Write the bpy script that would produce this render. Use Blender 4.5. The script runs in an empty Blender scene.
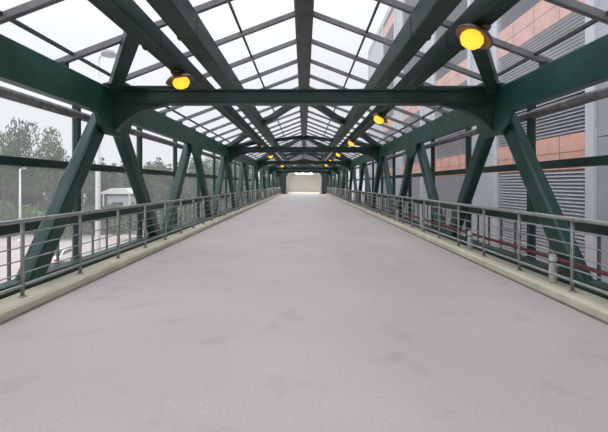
import bpy, bmesh, math, random
from mathutils import Vector, Matrix
random.seed(7)
S = bpy.context.scene
C = S.collection

# ------------------------------------------------------------------ materials
def mat(name, col, rough=.5, metal=0., var=0., scale=3., bump=0., col2=None, spec=.5, detail=4.):
    m = bpy.data.materials.new(name); m.use_nodes = True
    nt = m.node_tree; b = nt.nodes['Principled BSDF']
    b.inputs['Base Color'].default_value = (*col, 1)
    b.inputs['Roughness'].default_value = rough
    b.inputs['Metallic'].default_value = metal
    b.inputs['Specular IOR Level'].default_value = spec
    if var > 0 or col2:
        tc = nt.nodes.new('ShaderNodeTexCoord')
        n = nt.nodes.new('ShaderNodeTexNoise'); n.inputs['Scale'].default_value = scale
        n.inputs['Detail'].default_value = detail
        nt.links.new(tc.outputs['Object'], n.inputs['Vector'])
        r = nt.nodes.new('ShaderNodeValToRGB')
        c2 = col2 or tuple(min(1, c * (1 + var)) for c in col)
        c1 = col if col2 else tuple(c * (1 - var) for c in col)
        r.color_ramp.elements[0].color = (*c1, 1); r.color_ramp.elements[0].position = .35
        r.color_ramp.elements[1].color = (*c2, 1); r.color_ramp.elements[1].position = .65
        nt.links.new(n.outputs['Fac'], r.inputs['Fac'])
        nt.links.new(r.outputs['Color'], b.inputs['Base Color'])
        if bump:
            bp = nt.nodes.new('ShaderNodeBump'); bp.inputs['Strength'].default_value = bump
            nt.links.new(n.outputs['Fac'], bp.inputs['Height'])
            nt.links.new(bp.outputs['Normal'], b.inputs['Normal'])
    return m

def emit(name, col, strength):
    m = bpy.data.materials.new(name); m.use_nodes = True
    b = m.node_tree.nodes['Principled BSDF']
    b.inputs['Base Color'].default_value = (*col, 1)
    b.inputs['Emission Color'].default_value = (*col, 1)
    b.inputs['Emission Strength'].default_value = strength
    return m

def glass(name, tint, veil, gloss=.05, vc=.9):  # veil: whitish translucency in the pane, standing in for the haze outside
    m = bpy.data.materials.new(name); m.use_nodes = True
    nt = m.node_tree; nt.nodes.clear()
    o = nt.nodes.new('ShaderNodeOutputMaterial')
    t = nt.nodes.new('ShaderNodeBsdfTransparent'); t.inputs['Color'].default_value = (*tint, 1)
    d = nt.nodes.new('ShaderNodeBsdfTranslucent'); d.inputs['Color'].default_value = (vc, vc, vc*1.03, 1)
    g = nt.nodes.new('ShaderNodeBsdfGlossy'); g.inputs['Roughness'].default_value = .05
    m1 = nt.nodes.new('ShaderNodeMixShader'); m2 = nt.nodes.new('ShaderNodeMixShader')
    tc = nt.nodes.new('ShaderNodeTexCoord')
    n = nt.nodes.new('ShaderNodeTexNoise'); n.inputs['Scale'].default_value = .9
    nt.links.new(tc.outputs['Object'], n.inputs['Vector'])
    mr = nt.nodes.new('ShaderNodeMapRange')
    mr.inputs['To Min'].default_value = veil * .6; mr.inputs['To Max'].default_value = veil * 1.4
    nt.links.new(n.outputs['Fac'], mr.inputs['Value'])
    nt.links.new(mr.outputs['Result'], m1.inputs['Fac'])
    nt.links.new(t.outputs[0], m1.inputs[1]); nt.links.new(d.outputs[0], m1.inputs[2])
    m2.inputs['Fac'].default_value = gloss
    nt.links.new(m1.outputs[0], m2.inputs[1]); nt.links.new(g.outputs[0], m2.inputs[2])
    nt.links.new(m2.outputs[0], o.inputs['Surface'])
    return m

GREEN = mat('green_paint', (.013, .074, .056), .42, var=.22, scale=1.3)
GREEN3 = mat('green_paint_darker', (.010, .056, .044), .4, var=.25, scale=1.3)  # darker tone of the green, for diagonals and bottom chord
GREEN2 = mat('green_paint_dusty', (.014, .043, .036), .5, var=.3, scale=2.0)
GREEND = mat('green_paint_mullions', (.011, .042, .034), .45, var=.2, scale=1.5)
RIDGE = mat('ridge_bronze_grey', (.055, .06, .06), .5, var=.25, scale=2)
ALU = mat('grey_aluminium', (.22, .22, .23), .5, metal=.2, var=.15, scale=3)
ALUD = mat('dark_gasket', (.05, .05, .055), .6)
STEEL = mat('brushed_steel', (.38, .39, .38), .36, metal=.8, var=.12, scale=6)
GREYRAIL = mat('galvanised_grey', (.20, .20, .20), .45, metal=.3, var=.3, scale=4)
CURB = mat('cream_concrete', (.70, .65, .50), .85, col2=(.82, .77, .61), scale=2.2, bump=.1)
RED = mat('red_pipe_paint', (.17, .045, .05), .4, var=.2)
WHITEP = mat('pale_post_paint', (.62, .63, .60), .5, var=.15, scale=6)
BRONZE = mat('lamp_bronze', (.22, .14, .10), .4, metal=.3, var=.2, scale=5)
GLOBE = emit('sodium_globe', (1., .57, .045), 1.2)
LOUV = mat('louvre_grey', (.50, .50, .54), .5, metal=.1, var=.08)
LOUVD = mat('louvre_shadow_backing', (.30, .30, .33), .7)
ORANGE = mat('orange_cladding', (.86, .44, .33), .6, var=.1, scale=1.5)
PANEL = mat('blue_grey_cladding', (.40, .41, .47), .5, var=.07, scale=.8)
PALEP = mat('pale_grey_cladding', (.56, .57, .62), .5, var=.06, scale=.8)
PILA = mat('pale_pilaster', (.66, .67, .72), .5, var=.05)
SEAM = mat('cladding_seam', (.17, .17, .20), .7)
ROOFG = glass('roof_glass', (.86, .865, .88), .24, .03, .62)
SIDEG = glass('side_glass', (.95, .96, .965), .15, .04)
BARK = mat('bark', (.09, .075, .06), .9, var=.3)
LEAFA = mat('leaf_green', (.065, .12, .045), .7, var=.35, scale=.6)
LEAFB = mat('leaf_dark', (.042, .085, .048), .7, var=.35, scale=.6)
LEAFC = mat('leaf_pale', (.12, .21, .06), .7, var=.3, scale=.6)
WHITE = mat('white_paint', (.78, .79, .80), .45, var=.04)
CARW = mat('white_car_paint', (.80, .80, .82), .25)
DARKG = mat('dark_car_glass', (.03, .035, .04), .1)
RUBBER = mat('black_rubber', (.02, .02, .02), .8)
TAIL = mat('tail_lamp_red', (.45, .03, .02), .3)
LOBW = mat('lobby_wall_white', (.72, .72, .68), .6, var=.05)
TUBE = emit('lobby_tube', (1, .98, .92), 75.)
SIGNAL = emit('small_lamp', (1, .97, .9), 2.5)

# floor material: worn grey screed, scattered stains
def floor_mat():
    m = bpy.data.materials.new('grey_screed'); m.use_nodes = True
    nt = m.node_tree; b = nt.nodes['Principled BSDF']
    b.inputs['Roughness'].default_value = .78
    tc = nt.nodes.new('ShaderNodeTexCoord')
    def noise(sc, det, lo, hi, p0, p1):
        n = nt.nodes.new('ShaderNodeTexNoise'); n.inputs['Scale'].default_value = sc; n.inputs['Detail'].default_value = det
        nt.links.new(tc.outputs['Object'], n.inputs['Vector'])
        r = nt.nodes.new('ShaderNodeValToRGB')
        r.color_ramp.elements[0].position = p0; r.color_ramp.elements[0].color = (*lo, 1)
        r.color_ramp.elements[1].position = p1; r.color_ramp.elements[1].color = (*hi, 1)
        nt.links.new(n.outputs['Fac'], r.inputs['Fac']); return r, n
    a, _ = noise(.45, 5, (.60, .54, .51), (.67, .61, .575), .3, .7)
    s, _ = noise(1.6, 6, (.86, .86, .86), (1, 1, 1), .27, .42)
    f, fn = noise(38, 3, (.92, .92, .92), (1.03, 1.03, 1.03), .35, .65)
    def mul(x, y):
        k = nt.nodes.new('ShaderNodeMixRGB'); k.blend_type = 'MULTIPLY'; k.inputs[0].default_value = 1
        nt.links.new(x, k.inputs[1]); nt.links.new(y, k.inputs[2]); return k.outputs[0]
    o = mul(mul(a.outputs[0], s.outputs[0]), f.outputs[0])
    nt.links.new(o, b.inputs['Base Color'])
    bp = nt.nodes.new('ShaderNodeBump'); bp.inputs['Strength'].default_value = .08
    nt.links.new(fn.outputs['Fac'], bp.inputs['Height']); nt.links.new(bp.outputs[0], b.inputs['Normal'])
    return m
FLOOR = floor_mat()

def ground_mat():
    m = bpy.data.materials.new('ground_paving_grass'); m.use_nodes = True
    nt = m.node_tree; b = nt.nodes['Principled BSDF']; b.inputs['Roughness'].default_value = .9
    tc = nt.nodes.new('ShaderNodeTexCoord')
    n = nt.nodes.new('ShaderNodeTexNoise'); n.inputs['Scale'].default_value = .12; n.inputs['Detail'].default_value = 5
    nt.links.new(tc.outputs['Object'], n.inputs['Vector'])
    r = nt.nodes.new('ShaderNodeValToRGB')
    r.color_ramp.elements[0].position = .4; r.color_ramp.elements[0].color = (.34, .295, .28, 1)
    r.color_ramp.elements[1].position = .6; r.color_ramp.elements[1].color = (.44, .36, .34, 1)
    nt.links.new(n.outputs['Fac'], r.inputs['Fac']); nt.links.new(r.outputs[0], b.inputs['Base Color'])
    return m
GROUND = ground_mat()
GRASS = mat('meadow_grass', (.10, .13, .06), .9, col2=(.17, .18, .10), scale=.15)
ASPH = mat('wet_asphalt', (.16, .16, .17), .6, var=.2, scale=.3)
LINE = mat('road_paint', (.7, .7, .7), .7)

# ------------------------------------------------------------------ mesh helpers
class MB:
    def __init__(s): s.bm = bmesh.new()
    def box(s, x0, x1, y0, y1, z0, z1):
        v = [s.bm.verts.new(p) for p in ((x0,y0,z0),(x1,y0,z0),(x1,y1,z0),(x0,y1,z0),(x0,y0,z1),(x1,y0,z1),(x1,y1,z1),(x0,y1,z1))]
        for f in ((3,2,1,0),(4,5,6,7),(0,1,5,4),(1,2,6,5),(2,3,7,6),(3,0,4,7)): s.bm.faces.new([v[i] for i in f])
        return s
    def bar(s, a, b, w, h, up=(0,0,1)):
        a, b = Vector(a), Vector(b); d = (b - a).normalized(); u = Vector(up)
        r = d.cross(u).normalized(); u = r.cross(d).normalized()
        v = []
        for p in (a, b):
            for i, j in ((-1,-1),(1,-1),(1,1),(-1,1)): v.append(s.bm.verts.new(p + r*w/2*i + u*h/2*j))
        for f in ((0,1,2,3),(7,6,5,4),(0,4,5,1),(1,5,6,2),(2,6,7,3),(3,7,4,0)): s.bm.faces.new([v[i] for i in f])
        return s
    def tube(s, pts, r, n=10):
        pts = [Vector(p) for p in pts]; rings = []
        rr = r if isinstance(r, (list, tuple)) else [r]*len(pts)
        for i, p in enumerate(pts):
            d = (pts[min(i+1, len(pts)-1)] - pts[max(i-1, 0)]).normalized()
            u = Vector((0,0,1)) if abs(d.z) < .9 else Vector((1,0,0))
            x = d.cross(u).normalized(); y = x.cross(d)
            rings.append([s.bm.verts.new(p + rr[i]*(x*math.cos(2*math.pi*k/n) + y*math.sin(2*math.pi*k/n))) for k in range(n)])
        for a, b in zip(rings, rings[1:]):
            for k in range(n): f = s.bm.faces.new((a[k], a[(k+1)%n], b[(k+1)%n], b[k])); f.smooth = True
        s.bm.faces.new(rings[0][::-1]); s.bm.faces.new(rings[-1])
        return s
    def lathe(s, prof, n=20, c=(0,0,0)):
        c = Vector(c); rings = []
        for r, z in prof:
            rings.append([s.bm.verts.new(c + Vector((r*math.cos(2*math.pi*k/n), r*math.sin(2*math.pi*k/n), z))) for k in range(n)])
        for a, b in zip(rings, rings[1:]):
            for k in range(n): f = s.bm.faces.new((a[k], a[(k+1)%n], b[(k+1)%n], b[k])); f.smooth = True
        s.bm.faces.new(rings[0][::-1]); s.bm.faces.new(rings[-1])
        return s
    def prism(s, poly, axis, t0, t1):
        # poly: 2D points in the plane normal to axis; 'x' -> (y,z), 'y' -> (x,z), 'z' -> (x,y)
        def P(a, b, t): return {'x': (t,a,b), 'y': (a,t,b), 'z': (a,b,t)}[axis]
        A = [s.bm.verts.new(P(*p, t0)) for p in poly]; B = [s.bm.verts.new(P(*p, t1)) for p in poly]
        n = len(poly)
        s.bm.faces.new(A); s.bm.faces.new(B[::-1])
        for i in range(n): s.bm.faces.new((A[i], B[i], B[(i+1)%n], A[(i+1)%n]))
        return s
    def quad(s, *p):
        s.bm.faces.new([s.bm.verts.new(q) for q in p]); return s
    def build(s, name, m, parent=None, bevel=0., loc=None):
        bmesh.ops.recalc_face_normals(s.bm, faces=s.bm.faces[:])
        me = bpy.data.meshes.new(name); s.bm.to_mesh(me); s.bm.free()
        me.materials.append(m)
        o = bpy.data.objects.new(name, me); C.objects.link(o)
        if loc: o.location = loc
        if parent: o.parent = parent
        if bevel:
            b = o.modifiers.new('b', 'BEVEL'); b.width = bevel; b.segments = 2; b.limit_method = 'ANGLE'
        return o

def tag(o, label=None, cat=None, group=None, kind=None):
    if label: o['label'] = label
    if cat: o['category'] = cat
    if group: o['group'] = group
    if kind: o['kind'] = kind
    return o
def empty(name, loc=(0,0,0)):
    o = bpy.data.objects.new(name, None); o.location = loc; C.objects.link(o); return o
def copy_tree(o, parent=None):
    c = o.copy(); C.objects.link(c)
    if parent: c.parent = parent
    for ch in list(o.children): copy_tree(ch, c)
    return c
ORD = ['first','second','third','fourth','fifth','sixth','seventh','eighth','ninth','tenth','eleventh','twelfth','thirteenth']
SIDE = {-1: 'on the tree side', 1: 'on the building side'}

# ------------------------------------------------------------------ layout numbers
EYE = 1.6
Y0, Y1 = -4.7, 70.0
BAY = 6.8
NODES = [8.9 + BAY*n for n in range(-2, 10)]        # truss panel points (top)
RZ, RS = 5.14, .38                                   # roof line: ridge height and slope
def roof(x): return RZ - RS*abs(x)
GX = 4.6                                             # plane of the glazed sides

# ------------------------------------------------------------------ setting: floor, kerbs, ground
m = MB(); m.box(-3.95, 3.95, Y0, 92, -.28, 0); o = m.build('floor', FLOOR); o['kind'] = 'structure'
for s in (-1, 1):
    prof = [(s*3.5, 0), (s*3.5, .095), (s*3.535, .13), (s*3.86, .13), (s*3.86, 0)]
    m = MB(); m.prism(prof, 'y', Y0, Y1)
    k = m.build('kerb_' + ('left' if s < 0 else 'right'), CURB); k['kind'] = 'structure'
    g = MB(); g.box(min(s*3.44, s*3.5), max(s*3.44, s*3.5), Y0, Y1, 0, .006)
    g.build('joint_shadow_strip', mat('joint_gap_shadow', (.20, .185, .175), .9, var=.25, scale=5), k)  # joint line at the kerb foot, its gap shadow put into the dark colour
m = MB(); m.box(-260, 260, -60, 420, -6.4, -6); o = m.build('ground', GROUND); o['kind'] = 'structure'
m = MB(); m.box(-200, -9, 66, 400, -6, -5.93); o = m.build('field', GRASS); o['kind'] = 'structure'

# ------------------------------------------------------------------ steel trusses
for s in (-1, 1):
    t = empty('steel_truss', (s*3.95, 0, 0))
    tag(t, 'dark green steel truss with slanting diagonals ' + SIDE[s], 'truss', 'green steel trusses along the walkway')
    def X(v): return s*v - s*3.95
    m = MB(); m.box(*sorted((X(3.8), X(4.0))), Y0-.2, Y1, 2.95, 3.49); m.build('top_chord', GREEN, t, .02)
    m = MB(); m.box(*sorted((X(3.89), X(4.14))), Y0-.2, Y1, -.4, .25); m.build('bottom_chord', GREEN3, t, .02)
    for i, y in enumerate(NODES):
        for d in (-1, 1):
            ya, yb = y + d*.42, y + d*3.24
            if i == 2 and d < 0: ya, yb = y - .15, y - 2.75
            if yb < Y0-.3 or yb > Y1: continue
            m = MB(); m.bar((X(4.0), ya, 3.0), (X(4.0), yb, -.1), .24, .36, up=(0,1,0))
            m.build('diagonal', GREEN3, t, .06)
        m = MB()
        m.prism([(y-.85, 2.97), (y+.85, 2.97), (y+.7, 2.72), (y+.42, 2.56), (y-.42, 2.56), (y-.7, 2.72)], 'x', X(3.79), X(3.86))
        m.build('gusset_plate', GREEN, t, .012)

# ------------------------------------------------------------------ tie beams, roof beams, ridge, braces
ties = [NODES[i] for i in range(len(NODES)) if i % 2 == 0 and NODES[i] > 0]
for i, y in enumerate(ties):
    t = empty('tie_beam', (0, y, 3.0))
    tag(t, ORD[i] + ' dark green cross tie beam overhead, counting from the near end', 'tie beam', 'cross tie beams under the glass roof', 'thing')
    m = MB(); m.box(-3.8, 3.8, -.13, .13, .235, .455); m.build('web_box', GREEN2, t, .015)
    m = MB(); m.box(-3.8, 3.8, -.17, .17, .455, .485); m.build('flange', GREEN2, t)
    m = MB(); m.box(-3.8, 3.8, -.15, .15, .205, .235); m.build('flange', GREEN2, t)
    for s in (-1, 1):
        m = MB(); m.prism([(s*3.8, .205), (s*2.7, .205), (s*3.25, .07), (s*3.55, -.1), (s*3.8, -.36)], 'y', -.10, .10)
        m.build('haunch', GREEN2, t, .01)
        m = MB(); m.prism([(s*3.79, -.62), (s*2.95, -.14), (s*2.95, .14), (s*3.79, .62)], 'z', .485, .505)
        m.build('plan_gusset', GREEN2, t)

for s in (-1, 1):
    for nm, x0, x1, z0, z1 in (('inner', 1.72, 2.04, 3.95, 4.37), ('outer', 2.30, 2.60, 3.79, 4.10)):
        t = empty('roof_beam', (s*(x0+x1)/2, 0, z0))
        w = (x1-x0)/2; h = z1-z0
        tag(t, 'long dark green roof beam, %s one of the pair, lengthwise %s' % ('the higher' if nm == 'inner' else 'the lower', SIDE[s]),
            'roof beam', 'lengthwise beams under the glass roof', 'thing')
        m = MB(); m.box(-w, w, Y0, Y1, 0, h); m.build('beam_box', GREEN2, t, .03)
        for y in NODES[1:]:
            m = MB(); m.box(-w-.006, w+.006, y-1.82, y-1.7, -.006, h*.8); m.build('splice_plate', GREEN2, t)
t = empty('ridge_beam', (0, 0, 4.72))
tag(t, 'dark grey ridge beam running along the peak of the glass roof', 'ridge beam', None, 'thing')
m = MB(); m.box(-.15, .15, Y0, Y1, 0, .33); m.build('beam_box', RIDGE, t, .02)
m = MB(); m.box(-.19, .19, Y0, Y1, .33, .42); m.build('cap', RIDGE, t)

for i, y in enumerate(ties):
    for s in (-1, 1):
        for d, w in ((-1, 'on the near face'), (1, 'on the far face')):
            if y + d*BAY > Y1: continue
            def P(x, z): return Vector((s*x, y + d*(.1 + (BAY-.25)*(3.8-x)/3.8), z))
            for a, b, nm in ((P(3.78, 3.5), P(2.58, 3.96), 'lower'), (P(1.74, 4.2), P(.1, 4.72), 'upper')):
                m = MB(); m.bar((0,0,0), b-a, .23, .22)
                o = m.build('roof_brace', GREEN2, None, .02, loc=a)
                tag(o, '%s green brace %s of the %s tie beam %s' % (nm, w, ORD[i], SIDE[s]), 'brace', 'slanting braces under the glass roof')

# ------------------------------------------------------------------ glass roof (setting)
RY = [8.9 + 1.7*k for k in range(-8, 37)]
for s in (-1, 1):
    c = empty('ceiling_' + ('left' if s < 0 else 'right')); c['kind'] = 'structure'
    for y in RY:
        if y > Y1: continue
        m = MB()
        for q in (-.028, .028):
            m.bar((s*.1, y+q, roof(.1)-.03), (s*4.72, y+q, roof(4.72)-.03), .042, .09)
        m.bar((s*.1, y, roof(.1)-.02), (s*4.72, y, roof(4.72)-.02), .03, .05)
        r = m.build('rafter', ALU, c)
        m = MB(); m.bar((s*3.92, y, 3.455), (s*3.92, y, roof(3.92)-.06), .09, .12, up=(0,1,0)); m.box(*sorted((s*3.82, s*4.02)), y-.1, y+.1, 3.455, 3.475)
        m.build('eave_stub', GREEND, c)
        if y + 1.7 <= Y1 + 1.7:
            m = MB(); n = Vector((s*RS, 0, 1)).normalized()*.008
            p = [Vector((s*.05, y, roof(.05)+.04)), Vector((s*4.75, y, roof(4.75)+.04)), Vector((s*4.75, y+1.7, roof(4.75)+.04)), Vector((s*.05, y+1.7, roof(.05)+.04))]
            m.quad(*p); m.build('glass_pane', ROOFG, c)
    for x, w in ((1.26, .035), (2.5, .035), (3.76, .045)):
        m = MB(); m.bar((s*x, Y0, roof(x)), (s*x, Y1, roof(x)), w, .05); m.build('glazing_bar', ALUD, c)
    m = MB(); m.bar((s*4.72, Y0, roof(4.72)-.02), (s*4.72, Y1, roof(4.72)-.02), .08, .12); m.build('gutter', GREYRAIL, c)

# ------------------------------------------------------------------ glazed sides (setting)
for s in (-1, 1):
    c = empty('wall_' + ('left' if s < 0 else 'right')); c['kind'] = 'structure'
    def bx(nm, x0, x1, y0, y1, z0, z1, mt, bev=.012):
        m = MB(); m.box(*sorted((s*x0, s*x1)), y0, y1, z0, z1); return m.build(nm, mt, c, bev)
    bx('mid_rail', GX-.06, GX+.06, Y0, Y1, 1.885, 2.035, GREEND)
    bx('sill_rail', GX-.07, GX+.07, Y0, Y1, .80, 1.0, GREEND)
    bx('bottom_rail', GX-.1, GX+.1, Y0, Y1, -.25, 0., GREEND)
    m = MB(); m.tube([(s*GX, Y0, 3.0), (s*GX, Y1, 3.0)], .09, 12); m.build('head_rail', GREYRAIL, c)
    y = 8.9 - 3.4*4
    k = 0
    while y <= Y1:
        bx('mullion', GX-.065, GX+.065, y-.065, y+.065, -.25, 3.35, GREEND)
        if -4 < y < 36:
            for q in (1, 2, 3, 4):
                m = MB(); m.box(*sorted((s*(GX-.02), s*(GX+.02))), y+q*.68-.018, y+q*.68+.018, 0., .80); m.build('baluster', GREYRAIL, c)
        if y + 3.4 <= Y1 + .5:
            m = MB(); x = s*(GX+.03); m.quad((x, y+.06, 0.), (x, y+3.34, 0.), (x, y+3.34, 2.92), (x, y+.06, 2.92)); m.build('glass_pane', SIDEG, c)
        y += 3.4

# ------------------------------------------------------------------ railings on the kerbs
PY = [5.72 + 1.475*k for k in range(-6, 44)]
for s in (-1, 1):
    t = empty('railing', (s*3.66, 0, .13))
    tag(t, 'grey tubular steel railing with thin bars standing on the kerb ' + SIDE[s], 'railing', 'railings along the walkway')
    m = MB(); m.tube([(0, Y0, .99), (0, Y1-.4, .99)], .03, 10); m.build('handrail', STEEL, t)
    for z, r in ((.83, .014), (.65, .009), (.48, .009), (.31, .009), (.15, .022)):
        m = MB(); m.tube([(0, Y0, z), (0, Y1-.4, z)], r, 8); m.build('bar', STEEL, t)
    for y in [q + (.28 if s > 0 else 0) for q in PY]:
        if y > Y1-.5: continue
        m = MB(); m.tube([(0, y, 0), (0, y, .985)], .026, 10); m.lathe([(.05, 0), (.05, .012), (.03, .02)], 12, (0, y, 0))
        m.build('post', STEEL, t)

# red pipe and its short pale posts on the building side
t = empty('red_pipe', (3.80, 0, 0))
tag(t, 'thin dark red pipe running low behind the railing on the building side', 'pipe')
m = MB(); m.tube([(0, Y0, .47), (0, Y1, .47)], .028, 10); m.build('pipe', RED, t)
for k in range(20):
    m = MB(); m.tube([(0, 3.1+k*3.4, .47), (0, 3.18+k*3.4, .47)], .036, 10); m.build('coupling', RED, t)
for i, y in enumerate((6.54, 9.8, 13.8, 17.4)):
    t = empty('short_post', (3.70, y, .13))
    tag(t, ORD[i] + ' stubby pale post on the building-side kerb, counting from the near end', 'post', 'stubby pale posts on the kerb')
    m = MB(); m.tube([(0,0,0), (0,0,.40)], .055, 12); m.lathe([(.055, .40), (.05, .42), (.03, .435), (.0005, .44)], 12); m.build('shaft', WHITEP, t)
    m = MB(); m.lathe([(.062, .30), (.062, .33)], 12); m.build('collar', GREYRAIL, t)

# ------------------------------------------------------------------ sodium lamps under the outer roof beams
def lamp():
    r = empty('ceiling_lamp')
    m = MB(); m.box(-.1, .1, -.1, .1, -.06, .0); m.build('mounting_box', BRONZE, r, .01)
    m = MB(); m.tube([(0,0,-.05), (-.02,0,-.1)], .05, 12); m.build('neck', BRONZE, r)
    m = MB(); m.lathe([(.08, .02), (.15, 0), (.22, -.04), (.27, -.09), (.275, -.12), (.255, -.12), (.19, -.05), (.1, -.02)], 24)
    d = m.build('dome_reflector', BRONZE, r); d.location = (-.02, 0, -.10)
    m = MB(); m.lathe([(.0005, .11), (.09, .10), (.15, .055), (.175, 0), (.165, -.06), (.12, -.12), (.06, -.145), (.0005, -.15)], 24)
    g = m.build('glowing_globe', GLOBE, r); g.location = (-.035, 0, -.235); g.scale = (.95, .95, .9)
    return r
L0 = lamp()
first = True
for s, ys in ((1, (6.15, 13.8, 21.9, 30.2, 38.5, 46.8, 55)), (-1, (8.62, 24.2, 31.8, 40.2, 48.5, 56.8))):
    for i, y in enumerate(ys):
        o = L0 if first else copy_tree(L0)
        first = False
        o.location = (s*2.5, y, 3.82)
        o.rotation_euler = (0, math.radians(30), 0) if s > 0 else (0, math.radians(-14), 0)
        if s < 0: o.scale = (-1, 1, 1)
        tag(o, '%s glowing yellow lamp with brown dome %s, counting from the near end' % (ORD[i], SIDE[s]), 'lamp', 'yellow lamps under the roof beams')

# ------------------------------------------------------------------ far end portal and lobby
e = empty('wall_back'); e['kind'] = 'structure'
m = MB()
arc = [(-2.7 + .9*(1-math.cos(a)), 2.5 + .9*math.sin(a)) for a in [math.pi/2*k/6 for k in range(7)]]
outer_l = [(-4.7, 0), (-2.7, 0)] + arc + [(0, 3.4), (0, RZ-.05), (-4.7, roof(4.7))]
m.prism(outer_l, 'y', Y1, Y1+.3)
m.prism([(-x, z) for x, z in outer_l], 'y', Y1, Y1+.3)
m.build('gable_panel', mat('portal_grey', (.07, .085, .08), .6, var=.06), e)
m = MB(); pts = [(-2.7, Y1-.03, 0)] + [(x, Y1-.03, z) for x, z in arc] + [(-x, Y1-.03, z) for x, z in arc[::-1]] + [(2.7, Y1-.03, 0)]
m.tube(pts, .13, 8); m.build('portal_trim', WHITE, e)
r = empty('room_lobby'); r['kind'] = 'structure'
m = MB(); m.box(-4.3, -4.15, Y1+.3, 92, 0, 3.7); m.build('side_panel', LOBW, r)
m = MB(); m.box(4.15, 4.3, Y1+.3, 92, 0, 3.7); m.build('side_panel', LOBW, r)
m = MB(); m.box(-4.3, 4.3, 92, 92.2, 0, 3.7); m.build('end_panel', LOBW, r)
m = MB(); m.box(-4.3, 4.3, Y1+.3, 92.2, 3.7, 3.85); m.build('lid_panel', LOBW, r)
for i, y in enumerate((73, 77, 81, 86)):
    t = empty('tube_light', (0, y, 3.70))
    tag(t, ORD[i] + ' white tube light on the lobby ceiling past the far end', 'light', 'tube lights in the far lobby')
    m = MB(); m.box(-1.7, 1.7, -.12, .12, -.04, 0); m.build('tray', WHITE, t)
    m = MB(); m.box(-1.65, 1.65, -.08, .08, -.085, -.04); m.build('diffuser', TUBE, t)

# ------------------------------------------------------------------ building beside the bridge
FX = 7.5
b = empty('clad_building', (FX, 20, -6))
tag(b, 'tall grey clad building with orange panels and louvre grilles beside the walkway', 'building')
def B(nm, x0, x1, y0, y1, z0, z1, mt, par=None, bev=0):
    m = MB(); m.box(x0-FX, x1-FX, y0-20, y1-20, z0+6, z1+6); return m.build(nm, mt, par or b, bev)
B('core_wall', FX+.16, FX+12, -12, 51, -6, 16.6, PANEL)
B('parapet', FX-.05, FX+12.1, -12.1, 51.1, 16.6, 17.1, PALEP)
bays = [(-12,-5,'p'), (-5,.4,'l'), (.4,11.5,'p'), (11.5,17.2,'l'), (17.2,19.9,'w'), (19.9,25.4,'l'), (25.4,28.1,'w'), (28.1,33.6,'l'), (33.6,36.3,'w'), (36.3,41.8,'l'), (41.8,51,'w')]
STOREY = 4.4
for (a, c_, kind) in bays:
    B('pilaster', FX-.06, FX+.2, c_-.2, c_+.15, -6, 16.6, PILA)
    if kind in 'pw':
        z = -6.
        while z < 16.5:
            zt = min(z+2.2, 16.6)
            B('cladding_panel', FX+.02, FX+.17, a+.16, c_-.21, z+.012, zt-.012, PANEL if kind == 'p' else PALEP)
            z += 2.2
        continue
    for k in range(-2, 4):
        zo = 2.02 + STOREY*k
        zt = zo + .98
        if zo > -6:
            f = B('orange_panel', FX-.0, FX+.17, a+.16, c_-.21, zo, min(zt, 16.6), ORANGE)
            m = MB()
            for q in (.25, .5, .75):
                y = a + (c_-a)*q; m.box(-.006, .01, y-20-.012, y-20+.012, zo+6, min(zt, 16.6)+6)
            m.box(-.006, .01, a+.16-20, c_-.21-20, zo+.48+6, zo+.5+6)
            m.build('seam', SEAM, f)
        lz0, lz1 = max(zt, -6), min(zo + STOREY, 16.6)
        if lz1 - lz0 < .3: continue
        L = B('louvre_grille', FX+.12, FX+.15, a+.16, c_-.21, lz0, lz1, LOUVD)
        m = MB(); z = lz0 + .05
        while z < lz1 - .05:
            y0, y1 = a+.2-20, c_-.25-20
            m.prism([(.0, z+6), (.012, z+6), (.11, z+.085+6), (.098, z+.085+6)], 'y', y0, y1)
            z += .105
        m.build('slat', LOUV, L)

# ------------------------------------------------------------------ trees and things beyond the glass on the other side
def leaf_cloud(blobs, n, size, seed, flat=.8):
    rnd = random.Random(seed); bm = bmesh.new()
    tot = sum(r**2 for *_, r in blobs)
    for (x, y, z, r) in blobs:
        for k in range(int(n*r*r/tot)):
            v = Vector((rnd.gauss(0,1), rnd.gauss(0,1), rnd.gauss(0,1))).normalized() * r * rnd.uniform(.55, 1.05)
            v.z *= flat
            p = Vector((x, y, z)) + v
            a = Vector((rnd.gauss(0,1), rnd.gauss(0,1), rnd.gauss(0,1))).normalized()
            u = a.orthogonal().normalized(); w = a.cross(u)
            q = size * rnd.uniform(.6, 1.3)
            vs = [bm.verts.new(p + u*q*i + w*q*.6*j) for i, j in ((-1,0),(-.2,-1),(1,0),(.2,1))]
            bm.faces.new(vs)
    return bm
def crown(nm, bm, m, par):
    me = bpy.data.meshes.new(nm); bm.to_mesh(me); bm.free(); me.materials.append(m)
    o = bpy.data.objects.new(nm, me); C.objects.link(o); o.parent = par; return o
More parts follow.
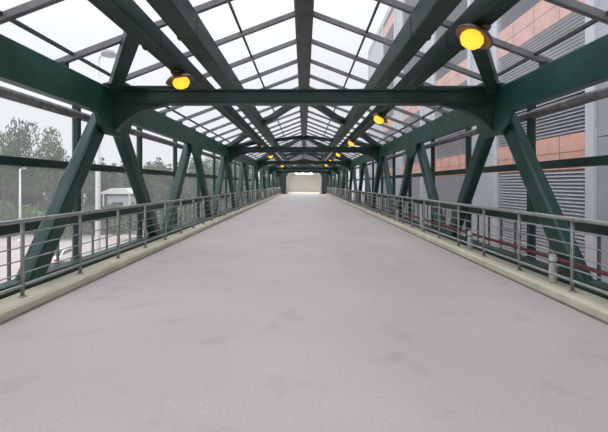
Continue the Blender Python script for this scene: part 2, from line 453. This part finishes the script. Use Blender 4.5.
def make_tree(name, H, kind, seed, leaf):
    rnd = random.Random(seed); r = empty(name)
    if kind == 'round':
        blobs = [(rnd.uniform(-.24,.24)*H, rnd.uniform(-.24,.24)*H, H*rnd.uniform(.45,.88), H*rnd.uniform(.09,.17)) for _ in range(13)]
        blobs.append((0,0,H*.68,H*.2)); n, sz = 2600, .017*H
    elif kind == 'cone':
        blobs = [(0,0,H*(.15+.08*k), H*.2*(1-.09*k)) for k in range(10)]; n, sz = 2000, .022*H
    else:
        blobs = [(rnd.uniform(-.7,.7)*H, rnd.uniform(-.5,.5)*H, H*rnd.uniform(.3,.65), H*rnd.uniform(.25,.4)) for _ in range(7)]; n, sz = 1400, .06*H
    crown('crown' if kind != 'bush' else 'foliage', leaf_cloud(blobs, n, sz, seed+1), leaf, r)
    m = MB()
    m.tube([(0,0,0), (.02*H,0,.3*H), (0,.01*H,.6*H), (0,0,.85*H)], [.022*H,.017*H,.011*H,.004*H], 8)
    if kind == 'round':
        for (x, y, z, rr) in blobs[:8]: m.tube([(0,0,H*.35), (x*.6,y*.6,(z+H*.35)/2+.04*H), (x,y,z)], [.011*H,.007*H,.003*H], 6)
    m.build('trunk', BARK, r)
    return r
G = -6.
def px(x, Y): return (x-304)*Y/440
big = [(3, 66, 16.0, 'tall loose-crowned tree seen past the first railing post'), (18, 70, 18.6, 'tallest misty tree rising above the mid rail'),
       (48, 68, 17.6, 'tall misty tree with a ragged crown beside the green mullion'), (64, 74, 12.5, 'lower misty tree peeping beside the green mullion')]
for i, (x, Y, H, lb) in enumerate(big):
    t = make_tree('misty_tree', H, 'round', 40+i*7, LEAFB if i % 2 else LEAFA)
    t.scale = (.55, .55, 1); t.location = (px(x, Y), Y, G); tag(t, lb, 'tree', 'tall trees beyond the glass')
protos = [make_tree('forest_tree', 12., 'cone', 11, LEAFB), make_tree('forest_tree', 12., 'cone', 12, LEAFB), make_tree('forest_tree', 12., 'round', 13, LEAFA)]
used = set(); rnd = random.Random(5); k = 0
for row, (Y, n, h0, h1) in enumerate(((112, 26, 13.5, 16), (96, 24, 11.5, 14))):
    for i in range(n):
        x = -30 + i*(290/n) + rnd.uniform(-3, 3); yy = Y + rnd.uniform(-5, 5)
        p = rnd.randrange(3)
        t = protos[p] if p not in used else copy_tree(protos[p]); used.add(p)
        H = rnd.uniform(h0, h1)
        t.location = (px(x, yy), yy, G); t.scale = (H/12,)*3; t.rotation_euler = (0, 0, rnd.uniform(0, 6.28))
        tag(t, 'hazy tree in the far forest belt under the pale sky', 'tree', 'far forest belt')
bp = [make_tree('shrub', 3.2, 'bush', 21, LEAFC), make_tree('shrub', 3.2, 'bush', 22, LEAFA)]
used = set()
for i in range(34):
    Y = rnd.uniform(60, 86); x = -20 + i*8 + rnd.uniform(-4, 4); p = rnd.randrange(2)
    t = bp[p] if p not in used else copy_tree(bp[p]); used.add(p)
    q = rnd.uniform(.8, 1.7)
    t.location = (px(x, Y), Y, G); t.scale = (q, q, q); t.rotation_euler = (0, 0, rnd.uniform(0, 6.28))
    tag(t, 'leafy green shrub on the slope below the far forest belt', 'shrub', 'shrubs below the forest belt')

def light_pole(x, Y, ztop, rad, label):
    t = empty('light_pole', (px(x, Y), Y, G)); h = ztop - G
    tag(t, label, 'light pole', 'light poles beyond the glass')
    m = MB(); m.tube([(0,0,0), (0,0,h*.5), (0,0,h)], [rad, rad*.85, rad*.6], 12); m.build('pole', WHITE, t)
    m = MB(); m.lathe([(rad*2, 0), (rad*2, .1), (rad*1.2, .35)], 12); m.build('base', WHITE, t)
    m = MB(); m.tube([(0,0,h-.3), (.3,0,h+.1), (.7,0,h+.15)], .05, 8); m.build('arm', WHITE, t)
    m = MB(); m.lathe([(.05, .28), (.25, .2), (.38, .05), (.36, -.05), (.2, -.1)], 16, (.55, 0, h-.05)); m.build('lamp_head', ALU, t)
light_pole(98, 22, 8.1, .14, 'pale light pole standing between the first two truss diagonals on the tree side')
light_pole(20, 58, 3.6, .16, 'thin pale light pole standing in front of the shrubs')

# white car parked on the paving
def car(x, Y, label):
    t = empty('parked_car', (px(x, Y), Y, G)); tag(t, label, 'car')
    t.rotation_euler = (0, 0, math.radians(8))
    body = [(-2.1,.35),(-2.15,.75),(-2.05,.95),(-1.2,1.02),(-.6,1.42),(.9,1.45),(1.75,1.05),(2.1,.95),(2.15,.5),(2.05,.32)]
    m = MB(); m.prism(body, 'x', -.88, .88); m.build('body', CARW, t, .08)
    m = MB(); m.prism([(-1.12,1.04),(-.58,1.38),(.86,1.41),(1.6,1.08)], 'x', -.895, .895); m.build('side_window', DARKG, t)
    m = MB(); m.prism([(-1.24,1.02),(-.66,1.40),(-.64,1.44),(-1.26,1.05)], 'x', -.76, .76); m.build('rear_window', DARKG, t)
    for sx in (-.9, .9):
        for sy in (-1.35, 1.35):
            m = MB(); m.tube([(sx-.1, sy, .32), (sx+.1, sy, .32)], .32, 16); m.build('wheel', RUBBER, t)
        m = MB(); m.box(sx*.78-.13, sx*.78+.13, -2.17, -2.1, .68, .84); m.build('tail_lamp', TAIL, t)
    m = MB(); m.box(-.85, .85, -2.2, -2.1, .36, .52); m.build('bumper', ALUD, t, .02)
car(57, 41.5, 'white car parked on the paving below the bridge')
# pale hut
t = empty('pale_hut', (px(122, 74), 74, G)); tag(t, 'small pale hut with a flat white roof standing among the shrubs', 'hut')
m = MB(); m.box(-1.7, 1.7, -1.7, 1.7, 0, 5.6); m.build('hut_wall', PALEP, t)
m = MB(); m.prism([(-2.5, 6.0), (-2.5, 6.25), (-.9, 6.9), (1.6, 6.9), (2.3, 6.2), (2.3, 5.95)], 'y', -2.3, 2.3); m.build('hut_roof', WHITE, t)
for sx in (-2.2, 2.05):
    m = MB(); m.box(sx-.1, sx+.1, -2.1, -1.9, 0, 6.0); m.build('canopy_post', WHITE, t)
m = MB(); m.box(-.9, .9, -1.74, -1.69, 2.8, 4.6); m.build('hut_window', DARKG, t)

# ------------------------------------------------------------------ sky
w = bpy.data.worlds.new('overcast'); S.world = w; w.use_nodes = True
nt = w.node_tree; nt.nodes.clear()
o = nt.nodes.new('ShaderNodeOutputWorld'); bg = nt.nodes.new('ShaderNodeBackground')
tc = nt.nodes.new('ShaderNodeTexCoord'); sp = nt.nodes.new('ShaderNodeSeparateXYZ')
mr = nt.nodes.new('ShaderNodeMapRange'); mr.inputs['From Min'].default_value = 0; mr.inputs['From Max'].default_value = 1
mr.inputs['To Min'].default_value = .92; mr.inputs['To Max'].default_value = 3.4
nt.links.new(tc.outputs['Generated'], sp.inputs[0]); pw = nt.nodes.new('ShaderNodeMath'); pw.operation = 'POWER'; pw.inputs[1].default_value = 2
mx = nt.nodes.new('ShaderNodeMath'); mx.operation = 'MAXIMUM'; mx.inputs[1].default_value = 0
nt.links.new(sp.outputs['Z'], mx.inputs[0]); nt.links.new(mx.outputs[0], pw.inputs[0]); nt.links.new(pw.outputs[0], mr.inputs['Value'])
bg.inputs['Color'].default_value = (.955, .98, 1.02, 1)
nt.links.new(mr.outputs[0], bg.inputs['Strength']); nt.links.new(bg.outputs[0], o.inputs[0])

# ------------------------------------------------------------------ camera and view
cd = bpy.data.cameras.new('camera'); cam = bpy.data.objects.new('camera', cd); C.objects.link(cam)
cam.location = (0, 0, EYE); cam.rotation_euler = (math.radians(90), 0, 0)
cd.sensor_width = 36; cd.lens = 440/608*36
cd.shift_y = -32/608
cd.clip_end = 1000
S.camera = cam
S.view_settings.view_transform = 'Standard'; S.view_settings.look = 'None'
S.view_settings.exposure = 0; S.view_settings.gamma = 1; S.view_settings.use_curve_mapping = False
S.cycles.max_bounces = 8; S.cycles.transparent_max_bounces = 24
S.cycles.use_denoising = True
